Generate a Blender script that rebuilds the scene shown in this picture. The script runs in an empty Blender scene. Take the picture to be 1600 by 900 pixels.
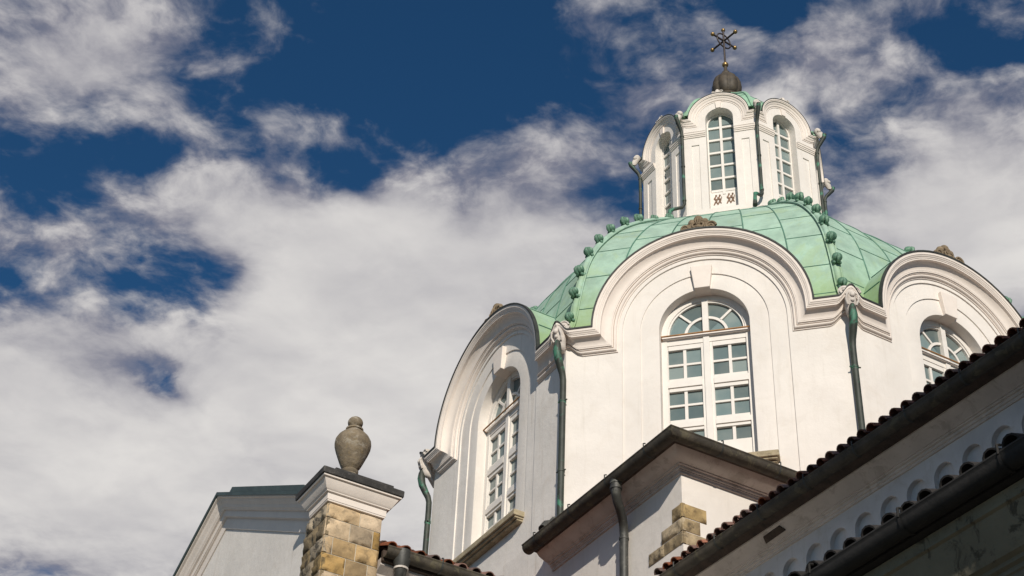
import bpy, bmesh, math, random
from math import sin, cos, pi, radians as R, sqrt, hypot, atan2
from mathutils import Vector, Matrix
random.seed(7)
S = bpy.context.scene
COL = S.collection
H = 20.0                     # "church" z = 0 is the drum cornice, 20 m above the ground
# ------------------------------------------------------------------ camera
YAW, PIT, ROL, FPX = -0.2864, 0.6685, 0.0489, 2531.6
CAM = Vector((3.4041, -31.1203, -18.3641 + H))
fw = Vector((sin(YAW)*cos(PIT), cos(YAW)*cos(PIT), sin(PIT)))
rt = Vector((cos(YAW), -sin(YAW), 0)); up = rt.cross(fw)
rr = cos(ROL)*rt + sin(ROL)*up; uu = -sin(ROL)*rt + cos(ROL)*up
cd = bpy.data.cameras.new('camera'); cam = bpy.data.objects.new('camera', cd); COL.objects.link(cam)
M = Matrix((rr, uu, -fw)).transposed().to_4x4(); M.translation = CAM
cam.matrix_world = M
cd.sensor_width = 36; cd.lens = FPX/1600*36; cd.clip_end = 5000; cd.clip_start = .1
S.camera = cam
# ------------------------------------------------------------------ sun + sky
SUN_AZ, SUN_EL = R(20), R(24.5)               # azimuth to the right of the drum's front face
sd = Vector((sin(SUN_AZ)*cos(SUN_EL), -cos(SUN_AZ)*cos(SUN_EL), sin(SUN_EL)))
sl = bpy.data.lights.new('sun', 'SUN'); sl.energy = 4.2; sl.angle = R(.5); sl.color = (1, .915, .80)
so = bpy.data.objects.new('sun', sl); COL.objects.link(so)
so.rotation_euler = sd.to_track_quat('Z', 'Y').to_euler(); so.location = (20, -30, 60)
W = bpy.data.worlds.new('World'); S.world = W; W.use_nodes = True
nt = W.node_tree; nt.nodes.clear()
def N(tree, typ, **kw):
    n = tree.nodes.new(typ)
    for k, v in kw.items():
        if k.startswith('i_'):
            key = k[2:]; n.inputs[int(key) if key.isdigit() else key].default_value = v
        else: setattr(n, k, v)
    return n
def L(tree, a, b): tree.links.new(a, b)
def mth(tree, op, a, b=None, c=None, clamp=False):
    n = tree.nodes.new('ShaderNodeMath'); n.operation = op; n.use_clamp = clamp
    for i, x in enumerate((a, b, c)):
        if x is None: continue
        if isinstance(x, (int, float)): n.inputs[i].default_value = x
        else: tree.links.new(x, n.inputs[i])
    return n.outputs[0]
def vmth(tree, op, a, b=None):
    n = tree.nodes.new('ShaderNodeVectorMath'); n.operation = op
    for i, x in enumerate((a, b)):
        if x is None: continue
        if isinstance(x, (tuple, list)): n.inputs[i].default_value = x
        else: tree.links.new(x, n.inputs[i])
    return n.outputs['Value'] if op in ('DISTANCE', 'LENGTH', 'DOT_PRODUCT') else n.outputs[0]
def mapr(tree, x, a, b, c=0., d=1., smooth=True):
    n = tree.nodes.new('ShaderNodeMapRange'); n.interpolation_type = 'SMOOTHSTEP' if smooth else 'LINEAR'
    tree.links.new(x, n.inputs[0])
    for i, v in enumerate((a, b, c, d)): n.inputs[i+1].default_value = v
    return n.outputs[0]
def noise(tree, vec, scale, detail=6, rough=.55, dist=0., lac=2.):
    n = tree.nodes.new('ShaderNodeTexNoise'); n.inputs['Scale'].default_value = scale
    n.inputs['Detail'].default_value = detail; n.inputs['Roughness'].default_value = rough
    n.inputs['Distortion'].default_value = dist; n.inputs['Lacunarity'].default_value = lac
    if vec is not None: tree.links.new(vec, n.inputs['Vector'])
    return n
def mixc(tree, f, a, b, typ='MIX'):
    n = tree.nodes.new('ShaderNodeMix'); n.data_type = 'RGBA'; n.blend_type = typ
    for i, x in ((0, f), (6, a), (7, b)):
        if isinstance(x, (int, float)): n.inputs[i].default_value = x
        elif isinstance(x, tuple): n.inputs[i].default_value = (*x, 1) if len(x) == 3 else x
        else: tree.links.new(x, n.inputs[i])
    return n.outputs[2]
sky = N(nt, 'ShaderNodeTexSky'); sky.sky_type = 'NISHITA'; sky.sun_disc = False
sky.sun_elevation = SUN_EL; sky.sun_rotation = atan2(sd.x, sd.y); sky.altitude = 300; sky.dust_density = .4; sky.ozone_density = 2
BLUE = mixc(nt, 1.0, sky.outputs[0], (.14, .335, .47), 'MULTIPLY')       # deep, polarised blue
geo = N(nt, 'ShaderNodeTexCoord')
sep = N(nt, 'ShaderNodeSeparateXYZ'); L(nt, geo.outputs['Generated'], sep.inputs[0])
zc = mth(nt, 'MAXIMUM', sep.outputs[2], .06)
cmb = N(nt, 'ShaderNodeCombineXYZ')
L(nt, mth(nt, 'DIVIDE', sep.outputs[0], zc), cmb.inputs[0]); L(nt, mth(nt, 'DIVIDE', sep.outputs[1], zc), cmb.inputs[1])
P0 = cmb.outputs[0]                                                    # a cloud layer overhead
wn = noise(nt, P0, 6, 3, .5)
wrp = vmth(nt, 'ADD', P0, vmth(nt, 'MULTIPLY', vmth(nt, 'SUBTRACT', wn.outputs['Color'], (.5, .5, .5)), (.075, .075, 0)))
wn2 = noise(nt, P0, 30, 4, .6)
wrp2 = vmth(nt, 'ADD', wrp, vmth(nt, 'MULTIPLY', vmth(nt, 'SUBTRACT', wn2.outputs['Color'], (.5, .5, .5)), (.009, .009, 0)))
BLOBS = [(0.0, 0.0, 0.42, 0.7), (-0.75, -0.45, 0.55, 0.7), (-1.7, 0.1, 0.6, 0.6), (-2.2, 1.6, 0.7, 0.6), (-0.603, 0.816, 0.0747, 0.62), (-0.679, 0.83, 0.0539, 0.35), (-0.694, 0.882, 0.0494, 0.25), (-0.585, 0.902, 0.0555, 0.34), (-0.476, 0.947, 0.0279, 0.34), (-0.48, 0.836, 0.0318, 0.08), (-0.539, 1.155, 0.142, 0.7), (-0.592, 1.036, 0.0657, 0.34), (-0.487, 1.241, 0.1757, 0.7), (-0.854, 1.562, 0.3561, 0.9), (-0.973, 1.391, 0.1976, 0.8), (-0.42, 1.073, 0.0456, 0.3), (-0.362, 1.183, 0.098, 0.5), (-0.47, 1.072, 0.0615, 0.3), (-0.587, 1.553, 0.1781, 0.6), (-0.929, 1.219, 0.0872, 0.3), (-0.482, 1.409, 0.1186, 0.5), (-0.618, 1.331, 0.116, 0.3), (-0.771, 1.045, 0.0574, 0.12), (-0.699, 1.022, 0.0473, 0.12), (-0.751, 1.209, 0.0413, 0.25), (-0.627, 1.258, 0.092, 0.3), (-0.231, 0.945, 0.0587, 0.3), (-0.194, 1.042, 0.0983, 0.3), (-0.046, 0.994, 0.1108, 0.27), (0.055, 1.072, 0.1024, 0.3), (0.106, 1.196, 0.1275, 0.6), (-0.307, 1.116, 0.0765, 0.35), (0.073, 1.295, 0.1632, 0.7), (-0.357, 0.909, 0.1046, -0.6), (-0.302, 0.876, 0.0813, -0.5), (-0.517, 0.976, 0.0578, -0.25), (-0.739, 0.945, 0.0414, -0.25), (-0.651, 0.951, 0.0405, -0.28), (-0.643, 1.123, 0.0503, -0.6), (-0.691, 1.188, 0.0489, -0.45), (-0.679, 1.235, 0.0321, -0.36), (-0.769, 1.264, 0.0383, -0.36), (-0.752, 1.186, 0.0271, -0.3), (-0.769, 1.301, 0.0236, -0.55), (-0.841, 1.092, 0.026, -0.4), (-0.767, 0.998, 0.0395, -0.35), (-0.772, 1.075, 0.0503, 0.16), (-0.068, 0.914, 0.0244, -0.2), (-0.243, 0.95, 0.0263, -0.25), (-0.001, 1.084, 0.0523, -0.45), (0.077, 0.969, 0.0435, -0.3), (0.127, 0.98, 0.0249, -0.3), (-0.376, 1.073, 0.0263, -0.3), (0.032, 1.019, 0.0262, -0.3), (-0.447, 1.004, 0.0507, -0.3), (-0.509, 0.822, 0.0254, -0.3), (-0.181, 0.948, 0.0194, -0.25), (-0.74, 1.124, 0.0344, -0.2), (-0.848, 1.166, 0.0548, 0.2)]  # leading entries are out-of-view clouds added for neutral fill light
dens = None
for bx_, by_, bs_, ba_ in BLOBS:
    d_ = vmth(nt, 'DISTANCE', wrp, (bx_, by_, 0))
    q_ = mth(nt, 'MULTIPLY', mth(nt, 'MULTIPLY', d_, d_), -1/(bs_*bs_))
    g_ = mth(nt, 'MULTIPLY', mth(nt, 'EXPONENT', q_), ba_)
    dens = g_ if dens is None else mth(nt, 'ADD', dens, g_)
nA = noise(nt, wrp2, 6.5, 9, .58).outputs[0]
nB = noise(nt, wrp2, 17, 8, .58).outputs[0]
calm = mapr(nt, dens, .2, 1.0, 1., .40)                              # the thick bank is smoother than its ragged edge
nz = mth(nt, 'ADD', mth(nt, 'MULTIPLY', mth(nt, 'SUBTRACT', nA, .5), 2.9), mth(nt, 'MULTIPLY', mth(nt, 'SUBTRACT', nB, .5), 1.25))
dn = mth(nt, 'ADD', mth(nt, 'SUBTRACT', dens, .10), mth(nt, 'MULTIPLY', nz, calm))
alpha = mapr(nt, dn, -.16, .55)
thick = mapr(nt, dn, .15, 1.05)
sun_side = vmth(nt, 'ADD', wrp2, (.010, -.022, 0))                       # lit tops, greyer undersides
nAs = noise(nt, sun_side, 6.5, 9, .58).outputs[0]; nBs = noise(nt, sun_side, 17, 8, .58).outputs[0]
rel = mth(nt, 'ADD', mth(nt, 'MULTIPLY', mth(nt, 'SUBTRACT', nA, nAs), 2.6), mth(nt, 'MULTIPLY', mth(nt, 'SUBTRACT', nB, nBs), .9))
rel = mth(nt, 'MULTIPLY', mapr(nt, rel, -.5, .5, -.30, .30), mapr(nt, calm, .45, 1., .22, 1.))
shade = noise(nt, wrp2, 9, 6, .6).outputs[0]
lum = mth(nt, 'ADD', mth(nt, 'MULTIPLY', thick, .62), mth(nt, 'MULTIPLY', mapr(nt, noise(nt, wrp, 4.5, 5, .5).outputs[0], .32, .68), .34))
lum = mth(nt, 'ADD', lum, rel, clamp=True)
CLOUD = mixc(nt, lum, (1.85, 1.85, 2.25), (5.5, 5.33, 5.18))
SKYC = mixc(nt, alpha, BLUE, CLOUD)
bg = N(nt, 'ShaderNodeBackground', i_Strength=.13); L(nt, SKYC, bg.inputs[0])
L(nt, bg.outputs[0], N(nt, 'ShaderNodeOutputWorld').inputs[0])
S.view_settings.view_transform = 'Standard'; S.view_settings.look = 'None'
S.view_settings.exposure = 0.03; S.view_settings.gamma = 1
S.render.engine = 'CYCLES'; S.cycles.max_bounces = 6
# ------------------------------------------------------------------ materials
def mat(name, base, rough=.8, var=.12, vscale=2.0, bump=.0, bscale=20, metal=0., dirt=None, dirt_amt=.5, streak=None, streak_amt=.5,
        tone=0., moss=None, spots=None, spot_amt=.5, spot_scale=3., coat=0.):
    m = bpy.data.materials.new(name); m.use_nodes = True; t = m.node_tree
    b = t.nodes['Principled BSDF']; b.inputs['Roughness'].default_value = rough; b.inputs['Metallic'].default_value = metal
    tc = N(t, 'ShaderNodeTexCoord').outputs['Object']
    n1 = noise(t, tc, vscale, 6, .6).outputs[0]
    dk = tuple(c*(1-var*1.6) for c in base); lt = tuple(min(1, c*(1+var)) for c in base)
    c = mixc(t, mapr(t, n1, .3, .7), dk, lt)
    if dirt:
        n2 = noise(t, tc, vscale*2.7, 8, .7, .4).outputs[0]
        c = mixc(t, mth(t, 'MULTIPLY', mapr(t, n2, .5, .75), dirt_amt), c, dirt)
    if spots:
        n4 = noise(t, tc, spot_scale, 9, .72, .6).outputs[0]
        c = mixc(t, mth(t, 'MULTIPLY', mapr(t, n4, .53, .62), spot_amt), c, spots)
    if streak:
        mp = N(t, 'ShaderNodeMapping'); mp.inputs['Scale'].default_value = (5, 5, .35); L(t, tc, mp.inputs[0])
        n3 = noise(t, mp.outputs[0], 1.6, 6, .65, .2).outputs[0]
        c = mixc(t, mth(t, 'MULTIPLY', mapr(t, n3, .52, .78), streak_amt), c, streak)
    if moss:
        z0_, z1_, mc_ = moss; sx = N(t, 'ShaderNodeSeparateXYZ'); L(t, tc, sx.inputs[0])
        wz = mth(t, 'ADD', sx.outputs[2], mth(t, 'MULTIPLY', mth(t, 'SUBTRACT', noise(t, tc, 1.1, 6, .65).outputs[0], .5), 3.2))
        c = mixc(t, mapr(t, wz, z1_, z0_), c, mc_)
    if tone:
        at = N(t, 'ShaderNodeAttribute', attribute_name='tone')
        f = mapr(t, at.outputs['Fac'], 0, 1, 1-tone, 1+tone, False)
        c = mixc(t, 1.0, c, f, 'MULTIPLY')
        hs = N(t, 'ShaderNodeHueSaturation'); L(t, c, hs.inputs['Color'])
        fr2 = mth(t, 'FRACT', mth(t, 'MULTIPLY', at.outputs['Fac'], 7.3))
        L(t, mapr(t, fr2, 0, 1, 1-tone*1.05, 1+tone*.6, False), hs.inputs['Saturation']); c = hs.outputs[0]
    L(t, c, b.inputs['Base Color'])
    if coat: b.inputs['Coat Weight'].default_value = coat
    if bump:
        n5 = noise(t, tc, bscale, 8, .65).outputs[0]
        bp = N(t, 'ShaderNodeBump'); bp.inputs['Strength'].default_value = bump; bp.inputs['Distance'].default_value = .02
        L(t, n5, bp.inputs['Height']); L(t, bp.outputs[0], b.inputs['Normal'])
    return m
PLASTER = mat('white_plaster', (.74, .695, .645), .9, .045, .7, .4, 7, dirt=(.58, .52, .45), dirt_amt=.3, spots=(.62, .57, .51), spot_amt=.2, spot_scale=1.3, streak=(.50, .45, .38), streak_amt=.3)
PLASTER_L = mat('streaked_plaster', (.73, .69, .645), .9, .05, .9, .4, 7, dirt=(.55, .49, .42), dirt_amt=.35, streak=(.36, .29, .21), streak_amt=.34)
PLASTER_W = mat('weathered_plaster', (.70, .66, .62), .9, .05, 1.3, .4, 7, dirt=(.42, .36, .28), dirt_amt=.35, streak=(.30, .25, .18), streak_amt=.45)
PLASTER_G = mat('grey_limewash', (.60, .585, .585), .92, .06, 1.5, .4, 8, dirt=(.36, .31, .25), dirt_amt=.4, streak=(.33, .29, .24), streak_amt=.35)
PLASTER_O = mat('shade_olive_render', (.20, .185, .135), .95, .12, 1.5, .5, 9, dirt=(.06, .05, .035), dirt_amt=.6, spots=(.02, .018, .012), spot_amt=.7, spot_scale=4)  # olive base darkened to stand in for the aisle's deep shade
TRIM = mat('painted_trim', (.755, .68, .615), .75, .03, 2.2, .15, 14, dirt=(.55, .49, .43), dirt_amt=.22)
TRIM_S = mat('stained_trim', (.58, .52, .475), .85, .07, 2.0, .3, 12, dirt=(.30, .24, .19), dirt_amt=.4, spots=(.16, .115, .08), spot_amt=.3, spot_scale=3.5)
WOODW = mat('white_window_paint', (.73, .69, .64), .5, .03, 3, .1, 30, dirt=(.55, .5, .45), dirt_amt=.15)
COPPER = mat('verdigris_copper', (.32, .465, .37), .7, .11, 2.6, .3, 6, tone=.05, dirt=(.22, .365, .28), dirt_amt=.8, streak=(.38, .52, .37), streak_amt=.45, spots=(.33, .44, .24), spot_amt=.4, spot_scale=1.1, moss=(20.0, 22.2, (.25, .36, .15)))
COPPER_L = mat('lantern_copper', (.27, .45, .32), .66, .12, 2.1, .25, 7, dirt=(.18, .34, .26), dirt_amt=.6, streak=(.36, .46, .22), streak_amt=.6, spots=(.30, .38, .13), spot_amt=.5, spot_scale=1.6)
COPPER_LOW = mat('mossy_copper', (.26, .42, .20), .7, .12, 1.6, .25, 6, dirt=(.20, .30, .08), dirt_amt=.7, streak=(.30, .45, .30), streak_amt=.5)
COPPER_D = mat('dark_verdigris', (.085, .20, .145), .6, .2, 3, .3, 12, dirt=(.03, .06, .045), dirt_amt=.6)
COPPER_K = mat('knob_verdigris', (.10, .215, .145), .6, .25, 5, .3, 14, dirt=(.035, .07, .05), dirt_amt=.7, spots=(.27, .42, .30), spot_amt=.7, spot_scale=7)
PIPE = mat('oxidised_pipe', (.034, .042, .032), .6, .25, 3, .2, 18, dirt=(.018, .018, .014), dirt_amt=.5, spots=(.05, .21, .13), spot_amt=.85, spot_scale=2.2)
PIPE_D = mat('dark_zinc_pipe', (.040, .040, .036), .55, .25, 3, .2, 18, dirt=(.03, .028, .022), dirt_amt=.6, spots=(.2, .2, .17), spot_amt=.35, spot_scale=5)
LEAD = mat('dark_flashing', (.035, .038, .034), .6, .25, 4, .1, 20)
GUTTER = mat('mossy_gutter', (.060, .050, .036), .75, .3, 3, .5, 16, dirt=(.02, .017, .012), dirt_amt=.7, spots=(.13, .115, .065), spot_amt=.55, spot_scale=5)
GUTTER_B = mat('shade_black_gutter', (.014, .013, .012), .85, .3, 4, .4, 16)  # near-black colour paints in the shade of the backlit aisle gutter
TILE = mat('clay_tile', (.20, .085, .055), .88, .2, 3, .4, 20, dirt=(.05, .035, .03), dirt_amt=.85, tone=.45)
TILE_B = mat('shade_black_tile', (.02, .017, .016), .92, .2, 3, .4, 20, tone=.3)  # tile colour blackened to paint in the backlit aisle's shade
STONE = mat('ochre_sandstone', (.43, .295, .145), .92, .16, 3.5, 1.0, 11, dirt=(.22, .17, .10), dirt_amt=.6, spots=(.12, .09, .055), spot_amt=.45, spot_scale=6, tone=.38)
STONE_D = mat('dark_sandstone', (.29, .215, .115), .95, .2, 4, 1.0, 11, dirt=(.10, .08, .05), dirt_amt=.8, spots=(.03, .025, .02), spot_amt=.85, spot_scale=4, tone=.35)  # darker, black-spotted sandstone for the pier's left face
STONE_Q = mat('weathered_sandstone', (.36, .265, .135), .95, .2, 4, 1.0, 11, dirt=(.19, .14, .08), dirt_amt=.7, spots=(.05, .038, .025), spot_amt=.6, spot_scale=5, tone=.3)
MORTAR = mat('mortar', (.50, .46, .38), .95, .1, 5, .5, 30, dirt=(.2, .17, .12), dirt_amt=.5)
URN = mat('lichen_stone', (.20, .16, .11), .92, .2, 5, .8, 16, dirt=(.24, .165, .055), dirt_amt=.7, spots=(.42, .39, .33), spot_amt=.5, spot_scale=5, streak=(.07, .06, .045), streak_amt=.55)
CREST = mat('brown_carved_stone', (.22, .165, .105), .92, .2, 6, .8, 20, dirt=(.09, .065, .04), dirt_amt=.7)
CREST_W = mat('pale_carved_stone', (.60, .55, .50), .9, .1, 6, .4, 20, dirt=(.28, .22, .17), dirt_amt=.5)
SILL = mat('lichen_sill', (.36, .30, .20), .92, .15, 4, .5, 18, dirt=(.24, .21, .08), dirt_amt=.7, spots=(.1, .08, .06), spot_amt=.5, spot_scale=5)
SLATE = mat('black_slate', (.035, .033, .031), .8, .25, 4, .5, 20, spots=(.13, .12, .11), spot_amt=.35, spot_scale=8)
GREENMET = mat('dark_green_metal', (.05, .075, .068), .5, .15, 3)
BULB = mat('dark_patinated_copper', (.06, .046, .030), .65, .25, 6, .3, 18, dirt=(.03, .025, .018), dirt_amt=.6)
IRON = mat('black_iron', (.045, .032, .028), .5, .2, 8)
GOLD = mat('tarnished_gold', (.33, .22, .09), .38, .2, 9, .1, 20, metal=.75, dirt=(.2, .12, .05), dirt_amt=.5)
ROD = mat('copper_rod', (.42, .22, .09), .5, .15, 8, metal=.4)
WOODB = mat('brown_board', (.055, .036, .025), .85, .3, 5, .5, 20)
RUST = mat('rust_relief', (.24, .15, .10), .85, .2, 9, .3, 30)
GRASS = mat('ground', (.16, .15, .13), .95, .2, .3, .5, 8)
g = bpy.data.materials.new('window_glass'); g.use_nodes = True; t = g.node_tree; b = t.nodes['Principled BSDF']
tc = N(t, 'ShaderNodeTexCoord').outputs['Object']
at = N(t, 'ShaderNodeAttribute', attribute_name='tone')
L(t, mixc(t, 1.0, mixc(t, mapr(t, noise(t, tc, 1.7, 3, .5).outputs[0], .35, .65), (.14, .19, .19), (.20, .24, .23)), mapr(t, at.outputs['Fac'], 0, 1, .68, 1.3, False), 'MULTIPLY'), b.inputs['Base Color'])
b.inputs['Roughness'].default_value = .12; b.inputs['IOR'].default_value = 1.5
bp = N(t, 'ShaderNodeBump'); bp.inputs['Strength'].default_value = .12; bp.inputs['Distance'].default_value = .02
L(t, noise(t, tc, 2.2, 2, .5).outputs[0], bp.inputs['Height']); L(t, bp.outputs[0], b.inputs['Normal'])
GLASS = g
# ------------------------------------------------------------------ mesh helpers
class MB:
    def __init__(s): s.v = []; s.f = []; s.mi = []; s.tn = []
    def add(s, vs, fs, mi=0, tone=.5):
        o = len(s.v); t0_ = len(s.tn); s.v += [tuple(x) for x in vs]
        for f in fs: s.f.append([o+i for i in f]); s.mi.append(mi); s.tn.append(tone[len(s.tn)-t0_] if isinstance(tone, list) else tone)
    def grid(s, rows, mi=0, tone=.5, closed=False, keep=None):
        n = len(rows[0]); vs = [p for r in rows for p in r]; fs = []; tl = []
        for i in range(len(rows)-1):
            for j in range(n if closed else n-1):
                k = (j+1) % n
                if keep and not keep(i, j): continue
                fs.append((i*n+j, i*n+k, (i+1)*n+k, (i+1)*n+j))
                if callable(tone): tl.append(tone(i, j))
        s.add(vs, fs, mi, tl if callable(tone) else tone)
    def hexa(s, q, mi=0, tone=.5):                 # q: 4 bottom + 4 top corners
        s.add(q, [(3, 2, 1, 0), (4, 5, 6, 7), (0, 1, 5, 4), (1, 2, 6, 5), (2, 3, 7, 6), (3, 0, 4, 7)], mi, tone)
    def ball(s, c, r, sc=(1, 1, 1), nu=14, nv=8, mi=0, tone=.5):
        rows = []
        for i in range(nv+1):
            a = -pi/2 + pi*i/nv
            rows.append([(c[0]+r*sc[0]*cos(a)*cos(2*pi*j/nu), c[1]+r*sc[1]*cos(a)*sin(2*pi*j/nu), c[2]+r*sc[2]*sin(a)) for j in range(nu)])
        s.grid(rows, mi, tone, closed=True)
    def lathe(s, prof, c=(0, 0), nu=32, lobe=None, mi=0):
        rows = []
        for r, z in prof:
            row = []
            for j in range(nu):
                a = 2*pi*j/nu; q = r*(lobe(a, z) if lobe else 1)
                row.append((c[0]+q*cos(a), c[1]+q*sin(a), z))
            rows.append(row)
        s.grid(rows, mi, closed=True)
        for row, rev in ((rows[0], True), (rows[-1], False)):
            s.add(row, [list(range(nu))[::-1] if rev else list(range(nu))], mi)
    def tube(s, pts, r, n=8, mi=0, cap=True):
        pts = [Vector(p) for p in pts]; rad = r if isinstance(r, (list, tuple)) else [r]*len(pts)
        rows = []; prev = None
        for i, p in enumerate(pts):
            d = (pts[min(i+1, len(pts)-1)] - pts[max(i-1, 0)]).normalized()
            if prev is None:
                a = Vector((0, 0, 1)) if abs(d.z) < .9 else Vector((1, 0, 0)); x = d.cross(a).normalized()
            else: x = (prev - d*prev.dot(d)).normalized()
            prev = x; y = d.cross(x)
            rows.append([p + rad[i]*(cos(2*pi*k/n)*x + sin(2*pi*k/n)*y) for k in range(n)])
        s.grid(rows, mi, closed=True)
        if cap: s.add(rows[0], [list(range(n))[::-1]], mi); s.add(rows[-1], [list(range(n))], mi)
    def build(s, name, mats, parent=None, smooth=None, org=None, bevel=0):
        o_ = Vector(org) if org is not None else Vector(parent['_org'])
        me = bpy.data.meshes.new(name); me.from_pydata([tuple(Vector(p)-o_) for p in s.v], [], s.f)
        mats = mats if isinstance(mats, list) else [mats]
        for m in mats: me.materials.append(m)
        me.polygons.foreach_set('material_index', s.mi)
        at = me.attributes.new('tone', 'FLOAT', 'FACE'); at.data.foreach_set('value', s.tn)
        bm = bmesh.new(); bm.from_mesh(me); bmesh.ops.remove_doubles(bm, verts=bm.verts, dist=1e-4)
        bmesh.ops.recalc_face_normals(bm, faces=bm.faces); bm.to_mesh(me); bm.free()
        if smooth:
            me.polygons.foreach_set('use_smooth', [True]*len(me.polygons)); me.set_sharp_from_angle(angle=R(smooth))
        ob = bpy.data.objects.new(name, me); COL.objects.link(ob)
        if bevel:
            md = ob.modifiers.new('bevel', 'BEVEL'); md.width = bevel; md.segments = 2; md.limit_method = 'ANGLE'
        if parent is not None: ob.parent = parent; ob['_org'] = tuple(o_)
        else: ob.location = o_ + Vector((0, 0, H)); ob['_org'] = tuple(o_)
        return ob
def tag(o, label, cat, group=None, kind=None):
    o['label'] = label; o['category'] = cat
    if group: o['group'] = group
    if kind: o['kind'] = kind
def thing(name, label, cat, org, group=None):
    o = bpy.data.objects.new(name, None); COL.objects.link(o); o.empty_display_size = .3
    o.location = Vector(org) + Vector((0, 0, H)); o['_org'] = tuple(org); tag(o, label, cat, group); return o
def copy_tree(o, parent, rotz=0):
    c = o.copy(); COL.objects.link(c); c.parent = parent; c.rotation_euler.z += rotz
    for ch in o.children: copy_tree(ch, c)
    return c
def ring8(o):                                    # the same part on each of the eight sides
    for k in (1, -1, 2, -2, 3, -3, 4): copy_tree(o, o.parent, k*pi/4)
T = math.tan(pi/8)
def F(A, k=0):
    a = -pi/2 + k*pi/4; n_ = Vector((cos(a), sin(a), 0)); t_ = Vector((-n_.y, n_.x, 0))
    return lambda t, z, p=0.: n_*(A+p) + t_*t + Vector((0, 0, z))
def catmull(pts, m=6):
    out = []
    for i in range(len(pts)-1):
        p0, p1, p2, p3 = pts[max(i-1, 0)], pts[i], pts[i+1], pts[min(i+2, len(pts)-1)]
        for j in range(m):
            u = j/m; out.append(tuple(.5*((2*b)+(-a+c)*u+(2*a-5*b+4*c-d)*u*u+(-a+3*b-3*c+d)*u**3) for a, b, c, d in zip(p0, p1, p2, p3)))
    out.append(tuple(pts[-1])); return out
sst = lambda x: (lambda y: y*y*(3-2*y))(min(1, max(0, x)))
s_ = sqrt(.5); nv = Vector((-s_, -s_, 0)); n2v = Vector((s_, -s_, 0))
def Q(a, b, z): return nv*a + n2v*b + Vector((0, 0, z))     # a along the left face's normal, b along the right face's

def hood_rows(P, A, zs, r0, hh, prof, swell=0., na=40, side=True, turn=18):
    """a cornice that runs level from each corner, breaks and swings up round the arch"""
    z0 = zs - hh; rows = []
    for h, p in prof:
        r = r0 + h; tc_ = (A+p)*T; row = []
        lv = []
        for i in range(turn+1):
            u = i/turn; dz = swell*sst((1-u-.66)/.30)
            lv.append((-(tc_ + (r-tc_)*u), z0+h+dz))
        pts = lv + [(-r, zs)] if h < hh else lv
        arc = [(-r*cos(pi*i/na), zs + r*sin(pi*i/na)) for i in range(1, na)]
        half = pts
        full = half + ([] if h < hh else [(-r, zs)]) + arc + [(-t, z) for t, z in ([(-r, zs)]+half[::-1] if h >= hh else half[::-1])]
        rows.append([P(t, z, p) for t, z in full])
    return rows
def arch_rows(P, zs, prof, zb, na=40):
    rows = []
    for r, p in prof:
        pts = [(-r, zb)] + [(-r*cos(pi*i/na), zs+r*sin(pi*i/na)) for i in range(na+1)] + [(r, zb)]
        rows.append([P(t, z, p) for t, z in pts])
    return rows
def bar(mb, P, t0, t1, z0, z1, pf, pb, mi=0):
    mb.hexa([P(t0, z0, pb), P(t1, z0, pb), P(t1, z0, pf), P(t0, z0, pf), P(t0, z1, pb), P(t1, z1, pb), P(t1, z1, pf), P(t0, z1, pf)], mi)
def ringseg(mb, P, zc_, r0, r1, pf, pb, a0=0, a1=pi, n=24):
    rows = []
    for r, p in ((r0, pb), (r0, pf), (r1, pf), (r1, pb)):
        rows.append([P(r*cos(a0+(a1-a0)*i/n), zc_+r*sin(a0+(a1-a0)*i/n), p) for i in range(n+1)])
    rows.append(rows[0]); mb.grid(rows)
def spiral(mb, c, x, y, r, turns=1.6, rt_=.03, n=26, sgn=1):
    c, x, y = Vector(c), Vector(x), Vector(y); pts = []
    for i in range(n+1):
        u = i/n; a = sgn*2*pi*turns*u; q = r*(1-.85*u); pts.append(c + x*q*cos(a) + y*q*sin(a))
    mb.tube(pts, [rt_*(1-.45*i/n) for i in range(n+1)], 7)

def block(mb, o, ux, uz, out, w, h, th, rough, tn):
    """one rock-faced stone: o lower-left corner on the face plane"""
    nx, nz = max(4, int(w/.045)), max(4, int(h/.045)); rows = []
    sx, sz = random.random()*50, random.random()*50; bulge = random.uniform(.2, 1)
    from mathutils import noise as mn
    for j in range(nz+1):
        r = []
        for i in range(nx+1):
            u, v = i/nx, j/nz; e = min(u*w, (1-u)*w, v*h, (1-v)*h); k = sst(e/.022)
            d = -.012*(1-k) + k*rough*(.35*bulge + mn.fractal(Vector((u*w*7+sx, v*h*9+sz, 0)), 1, 2, 4)*.8)
            r.append(o + ux*u*w + uz*v*h + out*d)
        rows.append(r)
    mb.grid(rows, 0, tn)
    for edge in (rows[0], rows[-1], [r[0] for r in rows], [r[-1] for r in rows]): mb.grid([edge, [p-out*th for p in edge]], 0, tn)
Zu = Vector((0, 0, 1))
# ------------------------------------------------------------------ ground
gm = MB(); gm.add([(-1500, -1500, -20), (1500, -1500, -20), (1500, 1500, -20), (-1500, 1500, -20)], [(0, 1, 2, 3)])
go = gm.build('ground', GRASS, None, org=(0, 0, -20)); go['kind'] = 'structure'

# ================================================================== domed church
CH = thing('domed_church', 'white octagonal church drum with arched windows under a ribbed green copper dome', 'church', (0, 0, -20))
A = 6.5; ZS = .41; R0 = 1.67; HH = .43
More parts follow.
